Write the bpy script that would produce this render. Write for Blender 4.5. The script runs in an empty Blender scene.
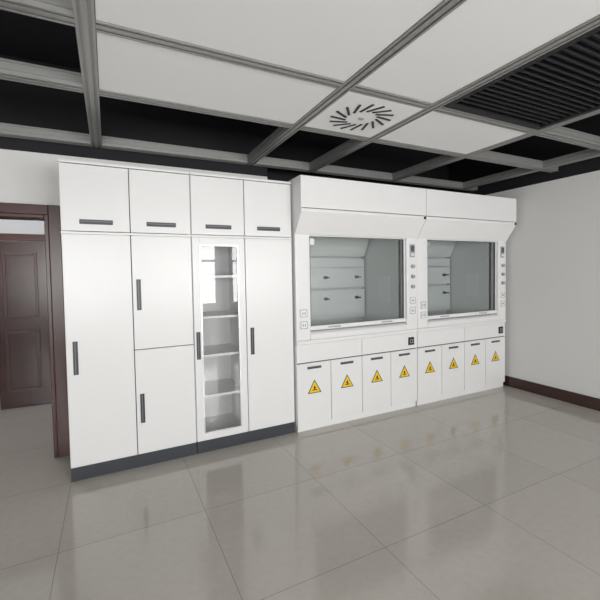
import bpy, bmesh, math
from mathutils import Matrix, Vector

# calibrated camera and main dimensions (metres)
cx,cy,cz,PS,TH,RO,FPX=.2961,-3.2209,1.5023,.4635,.0375,-.0176,382.09
W1,W2,H2,DX,DY,ZG,YB,YT=1.8314,4.8239,2.3767,1.6459,-1.244,2.6053,-.032,-.1781

# ---------------------------------------------------------------- materials
def mat(name,col,rough=.5,metal=0,spec=.5,noise=0.0,scale=8,bump=0.0):
    m=bpy.data.materials.new(name); m.use_nodes=True
    nt=m.node_tree; b=nt.nodes['Principled BSDF']
    b.inputs['Base Color'].default_value=(*col,1); b.inputs['Roughness'].default_value=rough
    b.inputs['Metallic'].default_value=metal; b.inputs['Specular IOR Level'].default_value=spec
    tc=nt.nodes.new('ShaderNodeTexCoord'); n=nt.nodes.new('ShaderNodeTexNoise')
    n.inputs['Scale'].default_value=scale; n.inputs['Detail'].default_value=4
    nt.links.new(tc.outputs['Object'],n.inputs['Vector'])
    r=nt.nodes.new('ShaderNodeMapRange')
    r.inputs['To Min'].default_value=max(0,rough-.04); r.inputs['To Max'].default_value=min(1,rough+.04)
    nt.links.new(n.outputs['Fac'],r.inputs['Value']); nt.links.new(r.outputs[0],b.inputs['Roughness'])
    if noise>0:
        mx=nt.nodes.new('ShaderNodeMix'); mx.data_type='RGBA'
        mx.inputs[6].default_value=(*[c*(1-noise) for c in col],1); mx.inputs[7].default_value=(*[min(1,c*(1+noise)) for c in col],1)
        nt.links.new(n.outputs['Fac'],mx.inputs[0]); nt.links.new(mx.outputs[2],b.inputs['Base Color'])
    if bump>0:
        bp=nt.nodes.new('ShaderNodeBump'); bp.inputs['Strength'].default_value=bump; bp.inputs['Distance'].default_value=.01
        nt.links.new(n.outputs['Fac'],bp.inputs['Height']); nt.links.new(bp.outputs[0],b.inputs['Normal'])
    return m
M_white=mat('powder_coat_white',(.775,.772,.77),.3)
M_white2=mat('powder_coat_white_carcass',(.78,.78,.775),.4)
M_liner=mat('hood_liner',(.73,.745,.74),.35)
M_handle=mat('handle_dark',(.03,.032,.04),.35)
M_handle2=mat('handle_mid',(.14,.145,.16),.4)
M_gap=mat('gap_shade_dark',(.03,.03,.032),.7)  # near-black colour standing in for the shade inside door gaps
M_plinth=mat('plinth_dark',(.035,.04,.048),.45)
M_black=mat('matt_black_paint',(.005,.005,.008),.8)
M_grille=mat('grille_black',(.007,.007,.009),.7)
M_alu=mat('aluminium_profile',(.33,.33,.32),.42,.45)
M_panel=mat('ceiling_panel_white',(.84,.84,.84),.6)
M_steel=mat('brushed_steel',(.55,.56,.57),.3,.9)
M_yellow=mat('label_yellow',(.85,.55,.015),.5)
M_ink=mat('label_black',(.01,.01,.01),.5)
M_door=mat('varnished_redwood',(.038,.008,.007),.25,noise=.45,scale=6)
M_frame=mat('varnished_brown_frame',(.058,.016,.011),.3,noise=.35,scale=6)
M_base=mat('granite_skirting',(.045,.02,.017),.2,noise=.6,scale=60)
M_grey=mat('plastic_grey',(.36,.38,.40),.4)
M_sock=mat('socket_plastic_white',(.8,.8,.8),.35)
M_lcd=mat('lcd_dark',(.08,.11,.13),.15)
M_corr=mat('corridor_plaster',(.55,.56,.57),.8,noise=.03)

def wallmat():
    m=mat('painted_plaster_wall',(.72,.715,.705),.75,noise=.015,scale=3,bump=.05)
    nt=m.node_tree; b=nt.nodes['Principled BSDF']
    g=nt.nodes.new('ShaderNodeNewGeometry'); s=nt.nodes.new('ShaderNodeSeparateXYZ')
    c=nt.nodes.new('ShaderNodeMath'); c.operation='GREATER_THAN'; c.inputs[1].default_value=2.52
    nt.links.new(g.outputs['Position'],s.inputs[0]); nt.links.new(s.outputs['Z'],c.inputs[0])
    old=b.inputs['Base Color'].links[0].from_socket
    mx=nt.nodes.new('ShaderNodeMix'); mx.data_type='RGBA'; mx.inputs[7].default_value=(.006,.006,.009,1)
    nt.links.new(c.outputs[0],mx.inputs[0]); nt.links.new(old,mx.inputs[6]); nt.links.new(mx.outputs[2],b.inputs['Base Color'])
    return m
M_wall=wallmat()
def floormat():
    m=bpy.data.materials.new('polished_floor_tile'); m.use_nodes=True; nt=m.node_tree; b=nt.nodes['Principled BSDF']
    tc=nt.nodes.new('ShaderNodeTexCoord'); br=nt.nodes.new('ShaderNodeTexBrick')
    br.offset=0; br.inputs['Scale'].default_value=1; br.inputs['Brick Width'].default_value=.8; br.inputs['Row Height'].default_value=.8
    br.inputs['Mortar Size'].default_value=.0022; br.inputs['Mortar Smooth'].default_value=.1; br.inputs['Bias'].default_value=0
    br.inputs['Color1'].default_value=(.52,.485,.44,1); br.inputs['Color2'].default_value=(.55,.515,.465,1); br.inputs['Mortar'].default_value=(.33,.31,.28,1)
    nt.links.new(tc.outputs['Object'],br.inputs['Vector'])
    n=nt.nodes.new('ShaderNodeTexNoise'); n.inputs['Scale'].default_value=25; n.inputs['Detail'].default_value=6
    nt.links.new(tc.outputs['Object'],n.inputs['Vector'])
    mx=nt.nodes.new('ShaderNodeMix'); mx.data_type='RGBA'; mx.blend_type='MULTIPLY'; mx.inputs[0].default_value=.15
    nt.links.new(br.outputs['Color'],mx.inputs[6]); nt.links.new(n.outputs['Fac'],mx.inputs[7]); nt.links.new(mx.outputs[2],b.inputs['Base Color'])
    b.inputs['Roughness'].default_value=.10; b.inputs['IOR'].default_value=1.65
    n2=nt.nodes.new('ShaderNodeTexNoise'); n2.inputs['Scale'].default_value=1.6
    nt.links.new(tc.outputs['Object'],n2.inputs['Vector'])
    bp=nt.nodes.new('ShaderNodeBump'); bp.inputs['Strength'].default_value=.06; bp.inputs['Distance'].default_value=.03
    nt.links.new(n2.outputs['Fac'],bp.inputs['Height']); nt.links.new(bp.outputs[0],b.inputs['Normal'])
    return m
M_floor=floormat()
def glassmat(name,tint,f0=.04):
    m=bpy.data.materials.new(name); m.use_nodes=True; nt=m.node_tree; nt.nodes.clear()
    o=nt.nodes.new('ShaderNodeOutputMaterial'); t=nt.nodes.new('ShaderNodeBsdfTransparent'); g=nt.nodes.new('ShaderNodeBsdfGlossy')
    g.inputs['Roughness'].default_value=.01; t.inputs['Color'].default_value=(*tint,1)
    lw=nt.nodes.new('ShaderNodeLayerWeight'); lw.inputs['Blend'].default_value=.5
    pw_=nt.nodes.new('ShaderNodeMath'); pw_.operation='POWER'; pw_.inputs[1].default_value=5
    ma=nt.nodes.new('ShaderNodeMath'); ma.operation='MULTIPLY_ADD'; ma.inputs[1].default_value=1-f0; ma.inputs[2].default_value=f0
    nt.links.new(lw.outputs['Facing'],pw_.inputs[0]); nt.links.new(pw_.outputs[0],ma.inputs[0])
    mx=nt.nodes.new('ShaderNodeMixShader'); nt.links.new(ma.outputs[0],mx.inputs[0]); nt.links.new(t.outputs[0],mx.inputs[1]); nt.links.new(g.outputs[0],mx.inputs[2])
    nt.links.new(mx.outputs[0],o.inputs[0]); return m
M_glass=glassmat('tinted_safety_glass',(.81,.84,.835),.12)
M_cglass=glassmat('cabinet_glass',(.94,.95,.95),.06)
M_wglass=glassmat('window_glass',(.97,.98,.98),.03)

# ---------------------------------------------------------------- helpers
def link(o,parent=None):
    bpy.context.scene.collection.objects.link(o)
    if parent is not None: o.parent=parent
    return o
def empty(name,loc):
    e=bpy.data.objects.new(name,None); e.location=loc; e.empty_display_size=.2; return link(e)
def finish(name,bm,m,parent,bevel=0):
    me=bpy.data.meshes.new(name); bmesh.ops.recalc_face_normals(bm,faces=bm.faces); bm.to_mesh(me); bm.free()
    me.materials.append(m); o=bpy.data.objects.new(name,me); link(o,parent)
    if bevel:
        md=o.modifiers.new('bevel','BEVEL'); md.width=bevel; md.segments=2; md.limit_method='ANGLE'
    return o
def addbox(bm,x0,x1,y0,y1,z0,z1):
    r=bmesh.ops.create_cube(bm,size=1)
    for v in r['verts']:
        v.co=Vector(((x0+x1)/2+v.co.x*(x1-x0),(y0+y1)/2+v.co.y*(y1-y0),(z0+z1)/2+v.co.z*(z1-z0)))
def box(name,b,m,parent=None,bevel=0):
    bm=bmesh.new(); addbox(bm,*b); return finish(name,bm,m,parent,bevel)
def pane(name,x0,x1,y,z0,z1,m,parent=None):
    bm=bmesh.new(); bm.faces.new([bm.verts.new(v) for v in ((x0,y,z0),(x1,y,z0),(x1,y,z1),(x0,y,z1))])
    return finish(name,bm,m,parent)
def boxes(name,bl,m,parent=None,bevel=0):
    bm=bmesh.new()
    for b in bl: addbox(bm,*b)
    return finish(name,bm,m,parent,bevel)
def prism_x(name,prof,x0,x1,m,parent=None,bevel=0):
    bm=bmesh.new(); a=[bm.verts.new((x0,y,z)) for y,z in prof]; b=[bm.verts.new((x1,y,z)) for y,z in prof]
    n=len(prof); bm.faces.new(a); bm.faces.new(b[::-1])
    for i in range(n): bm.faces.new((a[i],b[i],b[(i+1)%n],a[(i+1)%n]))
    return finish(name,bm,m,parent,bevel)
def cyl_y(bm,x,z,y0,y1,r,seg=20):
    res=bmesh.ops.create_cone(bm,cap_ends=True,segments=seg,radius1=r,radius2=r,depth=abs(y1-y0),matrix=Matrix.Translation((x,(y0+y1)/2,z))@Matrix.Rotation(math.pi/2,4,'X'))
def frame_bl(x0,x1,z0,z1,y0,y1,w):
    return [(x0,x0+w,y0,y1,z0,z1),(x1-w,x1,y0,y1,z0,z1),(x0+w,x1-w,y0,y1,z0,z0+w),(x0+w,x1-w,y0,y1,z1-w,z1)]

# ---------------------------------------------------------------- room
XR=W2+.06; XL=-3.0; YF=-6.3; YB1=.53; YB2=.93; ZC=3.25
JX=W1-.02
box('floor',(XL-.1,XR+.1,YF-.1,2.5,-.1,0),M_floor)
box('ceiling',(XL-.1,XR+.1,YF-.1,2.5,ZC,ZC+.1),M_black)
box('wall_right',(XR,XR+.12,YF-.1,YB2+.12,0,ZC),M_wall)
box('wall_left',(XL-.12,XL,YF-.1,2.4,0,ZC),M_wall)
DX0,DX1,DZ=-1.07,-.13,2.02
for b in [(XL,DX0-.001,YB1,YB1+.14,0,ZC),(DX1+.001,JX,YB1,YB1+.14,0,ZC),(DX0-.001,DX1+.001,YB1,YB1+.14,DZ+.001,ZC),
   (JX-.12,JX,YB1+.14,YB2+.12,0,ZC),(JX,XR,YB2,YB2+.12,0,ZC)]: box('wall_back',b,M_wall)
wins=[(-1.9,.5),(1.0,2.75),(3.1,4.6)]
Z0,Z1=.75,2.35
bl=[(XL,XR,YF-.12,YF,0,Z0),(XL,XR,YF-.12,YF,Z1,ZC)]
xs=[XL]+[v for w in wins for v in w]+[XR]
for i in range(0,len(xs),2): bl.append((xs[i],xs[i+1],YF-.12,YF,Z0,Z1))
for b in bl: box('wall_front',b,M_wall)
for i,(a,b) in enumerate(wins):
    e=empty('window_%d'%(i+1),(a,YF-.06,Z0)); w=b-a; h=Z1-Z0
    fr=frame_bl(.001,w-.001,.001,h-.001,-.03,.03,.05)+[(w/2-.03,w/2+.03,-.03,.03,.05,h-.05),(.05,w-.05,-.03,.03,h*.68,h*.68+.05)]
    boxes('window_frame',fr,M_sock,e); pane('window_pane',.05,w-.05,0,.05,h-.05,M_wglass,e)
e=empty('door_1',(0,YB1,0))
boxes('door_casing',[(DX0-.08,DX0,-.022,-.001,0,DZ+.08),(DX1,DX1+.085,-.022,-.001,0,DZ+.08),(DX0,DX1,-.022,-.001,DZ,DZ+.08),
    (DX0,DX0+.03,-.022,.16,0,DZ),(DX1-.03,DX1,-.022,.16,0,DZ),(DX0+.03,DX1-.03,-.022,.16,DZ-.03,DZ)],M_frame,e,.004)
box('wall_corridor',(XL,JX-.12,2.2,2.3,0,ZC),M_corr)
box('wall_corridor',(JX-.12,JX,YB2+.12,2.3,0,ZC),M_corr)
e=empty('door_2',(-.95,2.199,0))
boxes('far_casing',[(0,.08,-.03,-.001,0,2.02),(1.02,1.1,-.03,-.001,0,2.02),(.08,1.02,-.03,-.001,1.94,2.02)],M_frame,e,.004)
box('door_leaf',(.09,1.01,-.02,-.001,0.005,1.93),M_door,e)
boxes('door_mouldings',[b for z0,z1 in ((.2,.9),(1.05,1.8)) for x0,x1 in ((.17,.5),(.6,.93)) for b in frame_bl(x0,x1,z0,z1,-.03,-.019,.03)],M_frame,e,.003)
box('baseboard_right',(XR-.015,XR,YF,YB2,0,.13),M_base)
boxes('baseboard_left',[(XL,XL+.015,YF,YB1,0,.13)],M_base)
boxes('baseboard_back',[(XL+.015,DX0-.085,YB1-.015,YB1,0,.13)],M_base)

# ---------------------------------------------------------------- tall cabinets
UW=W1/2; CD=.5; HB=1.825; H=2.35; PL=.10
def vhandle(e,x,z0,z1,y=-.0):
    boxes('handle_frame',frame_bl(x,x+.032,z0,z1,y-.006,y+.002,.006),M_handle,e)
    box('handle_recess',(x+.006,x+.026,y-.003,y+.002,z0+.006,z1-.006),M_handle,e)
    box('handle_grip',(x+.011,x+.018,y-.008,y+.002,z0+.006,z1-.006),M_handle2,e)
def hhandle(e,x0,x1,z,y=0,h=.034):
    boxes('handle_frame',frame_bl(x0,x1,z-h/2,z+h/2,y-.006,y+.002,.006),M_handle,e)
    box('handle_recess',(x0+.006,x1-.006,y-.003,y+.002,z-h/2+.006,z+h/2-.006),M_handle,e)
    box('handle_grip',(x0+.006,x1-.006,y-.008,y+.002,z+.001,z+.007),M_handle2,e)
def tallcab(x,kind):
    e=empty('laboratory_storage_cabinet',(x,0,0)); w=UW-.003; c=w/2
    T=.018
    boxes('carcass',[(0,T,.02,CD,PL,H-.02),(w-T,w,.02,CD,PL,H-.02),(c-T/2,c+T/2,.02,CD,PL,H-.02),(T,w-T,CD-.01,CD,PL,H-.02),
        (T,w-T,.02,CD,PL,PL+T),(T,w-T,.02,CD,HB-.01,HB+.014)],M_white2,e)
    box('top_board',(0,w,-.004,CD,H-.02,H),M_white,e,.002)
    box('plinth',(.002,w-.002,.006,CD,0,PL-.002),M_plinth,e)
    box('rail_middle',(0,w,0,.02,HB-.004,HB+.012),M_white,e)
    g=.003
    def door(name,x0,x1,z0,z1): return box(name,(x0+g,x1-g,0,.019,z0+g,z1-g),M_white,e,.002)
    boxes('gap_shade_strips',[(c-.004,c+.004,.012,.02,PL,H-.02)],M_gap,e)  # dark strip behind the joint, gap shade put into colour
    door('upper_door_1',0,c,HB+.014,H-.022); door('upper_door_2',c,w,HB+.014,H-.022)
    hhandle(e,c/2-.11,c/2+.11,HB+.085); hhandle(e,c*1.5-.11,c*1.5+.11,HB+.085)
    if kind==0:
        door('tall_door',0,c,PL,HB-.006); vhandle(e,.045,.79,1.035)
        door('lower_door',c,w,PL,.93); door('middle_door',c,w,.93,HB-.006)
        box('gap_shade_middle',(c,w,.012,.02,.924,.936),M_gap,e)  # dark strip painting the shade between middle and lower door
        vhandle(e,c+.03,1.24,1.48); vhandle(e,c+.03,.35,.58)
    else:
        z0,z1=PL+g,HB-.006-g
        fw=.062
        boxes('glass_door_frame',frame_bl(g,c-g,z0,z1,0,.02,fw),M_white,e,.002)
        boxes('glass_trim',frame_bl(fw,c-fw,z0+fw-.004,z1-fw+.004,-.003,.01,.01),M_steel,e)
        pane('glass_pane',fw+.005,c-fw-.005,.008,z0+fw,z1-fw,M_cglass,e)
        vhandle(e,.018,.80,1.03)
        boxes('shelves',[(T,c-T/2,.05,CD-.01,z,z+.02) for z in (.45,.80,1.13,1.48)],M_white,e)
        door('tall_door',c,w,PL,HB-.006); vhandle(e,c+.035,.79,1.03)
tallcab(0,0); tallcab(UW,1)

# ---------------------------------------------------------------- fume hoods
HW=(W2-W1-.01)/2
yb=YB; yt=YT; yp=min(YB-.01,YB)
def tri(bm,cx_,cz_,s,y0,y1):
    h=s*math.sqrt(3)/2
    pts=[(cx_-s/2,cz_-h/3),(cx_+s/2,cz_-h/3),(cx_,cz_+2*h/3)]
    a=[bm.verts.new((x,y0,z)) for x,z in pts]; b=[bm.verts.new((x,y1,z)) for x,z in pts]
    bm.faces.new(a); bm.faces.new(b[::-1])
    for i in range(3): bm.faces.new((a[i],b[i],b[(i+1)%3],a[(i+1)%3]))
def hood(x):
    e=empty('fume_hood',(x,0,0)); w=HW-.003; D=.90; g=.003
    WT=.835
    box('plinth',(.01,w-.01,yb+.02,D,0,.07),M_white2,e)
    boxes('base_carcass',[(0,.018,yb+.02,D,.06,WT),(w-.018,w,yb+.02,D,.06,WT),(w/2-.018,w/2+.018,yb+.02,D,.06,WT),(.018,w-.018,yb+.02,D,.06,.08),(.018,w-.018,D-.02,D,.08,WT),(.018,w-.018,yb+.02,yb+.04,.645,.665)],M_white2,e)
    boxes('gap_shade_strips',[(w/2-.004,w/2+.004,yb+.012,yb+.022,.07,WT)]+[(k*w/4-.004,k*w/4+.004,yb+.012,yb+.022,.07,.65) for k in (1,3)]+[(.01,w-.01,yb+.012,yb+.02,.65,.658)],M_gap,e)  # dark strips behind the base joints, painted gap shade
    boxes('service_panels',[(g,w/2-g,yb,yb+.02,.66,WT-.003),(w/2+g,w-g,yb,yb+.02,.66,WT-.003)],M_white,e,.002)
    for k in range(4):
        a,b=k*w/4,(k+1)*w/4; m=(a+b)/2
        box('base_door_%d'%(k+1),(a+g,b-g,yb,yb+.02,.065,.65),M_white,e,.002)
        hhandle(e,m-.075,m+.075,.605,yb,.022)
        bm=bmesh.new(); tri(bm,m,.40,.15,yb-.0015,yb+.001); finish('warning_label_border_%d'%(k+1),bm,M_ink,e)
        bm=bmesh.new(); tri(bm,m,.40,.124,yb-.003,yb+.001); finish('warning_label_%d'%(k+1),bm,M_yellow,e)
        bm=bmesh.new(); tri(bm,m,.412,.03,yb-.004,yb); addbox(bm,m-.026,m+.026,yb-.004,yb,.383,.392); addbox(bm,m-.005,m+.005,yb-.004,yb,.39,.42)
        finish('warning_symbol_%d'%(k+1),bm,M_ink,e)
    sx=w-.09
    box('panel_socket',(sx-.04,sx+.04,yb-.008,yb+.001,.70,.785),M_ink,e,.003)
    boxes('panel_socket_face',frame_bl(sx-.02,sx+.02,.722,.762,yb-.011,yb-.007,.006),M_grey,e)
    box('worktop',(0,w,yb-.012,D,WT,WT+.035),M_white,e,.004)
    pw=.15; zo=1.865
    prism_x('airfoil_sill',[(yp,WT+.036),(yp,WT+.09),(yp+.03,WT+.11),(yp+.1,WT+.11),(yp+.1,WT+.036)],pw,w-pw,M_white,e,.004)
    for k,(a,b) in enumerate(((0,pw),(w-pw,w))):
        prism_x('side_post_%d'%(k+1),[(yp,WT+.035),(yp,zo+.03),(yp+.14,zo+.03),(yp+.14,WT+.035)],a,b,M_white,e,.01)
    boxes('outer_shell',[(0,.02,yp+.14,D,WT+.035,H2-.01),(w-.02,w,yp+.14,D,WT+.035,H2-.01),(.02,w-.02,D-.02,D,WT+.035,H2-.01)],M_white,e)
    box('roof',(0,w,yt+.02,D,H2-.01,H2),M_white,e)
    zs=2.09
    prism_x('fascia_upper',[(yt,zs+.003),(yt,H2),(yt+.02,H2),(yt+.02,zs+.003)],.001,w-.001,M_white,e,.002)
    prism_x('fascia_lower',[(yt,zs-.003),(yt,zs-.03),(yp-.005,zo),(yp+.1,zo),(yp+.1,zo+.04),(yt+.03,zs-.003)],.001,w-.001,M_white,e,.003)
    for k,xa in enumerate((.0,w-.012)):
        prism_x('fascia_side_%d'%(k+1),[(yt+.02,zs-.02),(yt+.02,H2-.01),(yp+.14,H2-.01),(yp+.14,zo+.04),(yp+.05,zo+.04)],xa,xa+.012,M_white,e)
    box('fascia_knob',(w-.035,w-.012,yt-.012,yt+.002,zs-.035,zs-.008),M_ink,e,.003)
    x0,x1=pw,w-pw
    boxes('chamber_liner',[(x0-.012,x0,yp+.1,.80,WT+.036,2.2),(x1,x1+.012,yp+.1,.80,WT+.036,2.2),(x0,x1,.79,.80,WT+.036,2.2),(x0,x1,yp+.1,.80,2.2,2.21)],M_liner,e)
    box('chamber_floor',(x0,x1,yp+.1,.79,WT+.036,WT+.042),M_liner,e)
    boxes('baffle_panels',[(x0+.02,x1-.02,.70,.708,.95,1.30),(x0+.02,x1-.02,.70,.708,1.325,1.68)],M_liner,e,.002)
    prism_x('baffle_top',[(.70,1.70),(.45,2.15),(.458,2.155),(.708,1.705)],x0+.02,x1-.02,M_liner,e)
    bm=bmesh.new()
    for (px,pz) in ((.3,1.2),(.3,1.45),(w/2,1.2),(w/2,1.45),(w-.3,1.2),(w-.3,1.45)):
        cyl_y(bm,px,pz,.70,.66,.018); cyl_y(bm,px,pz,.66,.60,.008)
    finish('service_nozzles',bm,M_handle,e)
    boxes('lattice_rods',[(.24,w-.24,.63,.642,1.56,1.572)],M_steel,e)
    box('side_service_panel',(x1-.006,x1+.001,.25,.45,1.15,1.45),M_white,e,.003)
    ys=yp+.03
    zb=.965; 
    boxes('sash_frame',[(x0,x0+.018,ys,ys+.03,zb,zo+.03),(x1-.018,x1,ys,ys+.03,zb,zo+.03),(x0+.018,x1-.018,ys,ys+.03,zo-.012,zo+.03)],M_white,e,.002)
    boxes('sash_gasket',frame_bl(x0+.016,x1-.016,zb+.03,zo-.008,ys-.001,ys+.02,.008),M_handle2,e)
    box('sash_handle',(x0+.002,x1-.002,ys-.02,ys+.03,zb-.005,zb+.035),M_white,e,.006)
    boxes('sash_pulls',[(x0+.2,x0+.34,ys-.024,ys-.018,zb+.008,zb+.022),(x1-.34,x1-.2,ys-.024,ys-.018,zb+.008,zb+.022)],M_grey,e,.002)
    pane('sash_glass',x0+.018,x1-.018,ys+.01,zb+.03,zo-.01,M_glass,e)
    box('brand_plate',(x0+.02,x0+.07,ys+.002,ys+.007,zo-.09,zo-.03),M_steel,e)
    c=w-pw/2
    box('control_panel',(c-.035,c+.035,yp-.008,yp+.002,1.66,1.80),M_grey,e,.004)
    box('control_screen',(c-.024,c+.024,yp-.010,yp-.006,1.72,1.785),M_lcd,e)
    boxes('control_buttons',[(c-.022+i*.017,c-.010+i*.017,yp-.011,yp-.007,1.675,1.70) for i in range(3)],M_sock,e)
    bm=bmesh.new()
    for z in (1.56,1.45,1.34): cyl_y(bm,c,z,yp-.03,yp+.002,.02)
    finish('service_valve_knobs',bm,M_grey,e,.003)
    for i,(sx_,zz) in enumerate(((pw/2,1.13),(pw/2,1.02),(c,1.19),(c,1.08))):
        box('power_socket_%d'%(i+1),(sx_-.042,sx_+.042,yp-.01,yp+.002,zz-.042,zz+.042),M_sock,e,.004)
        boxes('socket_outline_%d'%(i+1),frame_bl(sx_-.036,sx_+.036,zz-.036,zz+.036,yp-.0115,yp-.009,.006),M_grey,e)
        boxes('socket_slots_%d'%(i+1),[(sx_-.014,sx_-.008,yp-.012,yp-.009,zz-.012,zz+.01),(sx_+.008,sx_+.014,yp-.012,yp-.009,zz-.012,zz+.01)],M_ink,e)
hood(W1+.01); hood(W1+.01+HW)

# ---------------------------------------------------------------- ceiling grid
def profile_pts(s):
    h=s/2; n=s*.09; d=s*.12
    side=[(-h,-h),(-h*.5-n,-h),(-h*.5-n,-h+d),(-h*.5+n,-h+d),(-h*.5+n,-h),(h*.5-n,-h),(h*.5-n,-h+d),(h*.5+n,-h+d),(h*.5+n,-h)]
    out=[]
    for k in range(4):
        c,s_=math.cos(k*math.pi/2),math.sin(k*math.pi/2)
        out+=[(x*c-y*s_,x*s_+y*c) for x,y in side]
    return out
BS=.08
def beam(name,p0,p1,parent):
    bm=bmesh.new(); pts=profile_pts(BS); d=Vector(p1)-Vector(p0); ax=Vector((0,0,1)); s=d.normalized().cross(ax)
    A=[bm.verts.new(Vector(p0)+s*a+ax*b) for a,b in pts]; B=[bm.verts.new(Vector(p1)+s*a+ax*b) for a,b in pts]
    n=len(pts); bm.faces.new(A); bm.faces.new(B[::-1])
    for i in range(n): bm.faces.new((A[i],B[i],B[(i+1)%n],A[(i+1)%n]))
    return finish(name,bm,M_alu,parent)
e=empty('ceiling_grid_frame',(0,0,0))
zb_=ZG+BS/2
bx=[-2.3,-.96,.24,DX-.045,DX+.6+.045,3.42,4.62]
for i,x in enumerate(bx): beam('long_beam_%d'%(i+1),(x,YF+.02,zb_),(x,YB1-.03,zb_),e)
rows=[DY+.6+.04,DY-.04,-2.6,-3.9,-5.2,.45]
for j,y in enumerate(rows):
    xs=[XL+.02]+[v for x in bx for v in (x-BS/2-.001,x+BS/2+.001)]+[XR-.02]
    for i in range(0,len(xs),2):
        beam('cross_beam_%d_%d'%(j+1,i//2+1),(xs[i],y,zb_),(xs[i+1],y,zb_),e)
def panel(x0,x1,y0,y1):
    bm=bmesh.new(); addbox(bm,x0+.002,x1-.002,y0+.002,y1-.002,ZG+.005,ZG+.03)
    return finish('ceiling_panel',bm,M_panel,None,.002)
h=BS/2
yr0,yr1=rows[1]+h,rows[0]-h
panel(bx[2]+h,bx[3]-h,yr0,yr1); panel(bx[4]+h,bx[5]-h,yr0,yr1)
for a,b in ((2,3),(3,4)):
    panel(bx[a]+h,bx[b]-h,rows[2]+h,rows[1]-h)
x0,x1=bx[3]+h+.002,bx[4]-h-.002
e=empty('air_diffuser',((x0+x1)/2,(yr0+yr1)/2,ZG)); s=(x1-x0)/2; s2=(yr1-yr0)/2-.002
box('diffuser_plate',(-s,s,-s2,s2,0,.02),M_panel,e,.003)
bm=bmesh.new()
for k in range(16):
    a=k*math.pi/8
    r=bmesh.ops.create_cube(bm,size=1)
    for v in r['verts']: v.co=Vector((v.co.x*.13,v.co.y*.018,v.co.z*.006))
    M=Matrix.Rotation(a,4,'Z')@Matrix.Translation((.165,0.0,-.001))@Matrix.Rotation(math.radians(28),4,'Z')
    bmesh.ops.transform(bm,matrix=M,verts=r['verts'])
finish('swirl_slots',bm,M_ink,e)
bm=bmesh.new(); bmesh.ops.create_cone(bm,cap_ends=True,segments=24,radius1=.02,radius2=.02,depth=.01,matrix=Matrix.Translation((0,0,-.003))); finish('centre_screw',bm,M_grey,e)
gx0,gx1,gy0,gy1=bx[4]+h+.003,bx[5]-h-.003,rows[2]+h+.003,rows[1]-h-.003
e=empty('ventilation_grille',(gx0,gy0,ZG))
w,d=gx1-gx0,gy1-gy0
boxes('grille_frame',[(0,w,0,.04,0,.04),(0,w,d-.04,d,0,.04),(0,.04,.04,d-.04,0,.04),(w-.04,w,.04,d-.04,0,.04)],M_grille,e)
boxes('grille_slats',[(.04,w-.04,.05+i*.045,.056+i*.045,.008,.037) for i in range(int((d-.1)/.045))],M_grille,e)

# ---------------------------------------------------------------- lights
def area(name,loc,rot,sx,sy,power,col=(1,1,1)):
    l=bpy.data.lights.new(name,'AREA'); l.shape='RECTANGLE'; l.size=sx; l.size_y=sy; l.energy=power; l.color=col
    o=bpy.data.objects.new(name,l); o.location=loc; o.rotation_euler=rot; link(o); return o
for i,(a,b) in enumerate(wins):
    area('daylight_window_%d'%(i+1),((a+b)/2,YF-.25,(Z0+Z1)/2),(math.radians(90),0,0),b-a+.2,Z1-Z0+.2,86*(b-a),(1,.985,.97))
area('corridor_fill_light',(-.6,1.4,2.9),(0,0,0),1.0,.3,20)  # fill light added to brighten the enclosed corridor, no fixture modelled
wd=bpy.data.worlds.new('sky_world'); bpy.context.scene.world=wd; wd.use_nodes=True
bg=wd.node_tree.nodes['Background']; bg.inputs[0].default_value=(.85,.92,1,1); bg.inputs[1].default_value=1.5

# ---------------------------------------------------------------- camera
cam=bpy.data.cameras.new('camera'); co=bpy.data.objects.new('camera',cam); link(co)
F=Vector((math.sin(PS)*math.cos(TH),math.cos(PS)*math.cos(TH),-math.sin(TH)))
R0=Vector((math.cos(PS),-math.sin(PS),0)); U0=R0.cross(F)
R=R0*math.cos(RO)+U0*math.sin(RO); U=U0*math.cos(RO)-R0*math.sin(RO)
m=Matrix((R,U,-F)).transposed().to_4x4(); m.translation=Vector((cx,cy,cz)); co.matrix_world=m
cam.sensor_width=36; cam.lens=FPX/600*36; cam.shift_y=-12/600; cam.clip_start=.05
bpy.context.scene.camera=co
bpy.context.scene.view_settings.view_transform='Standard'
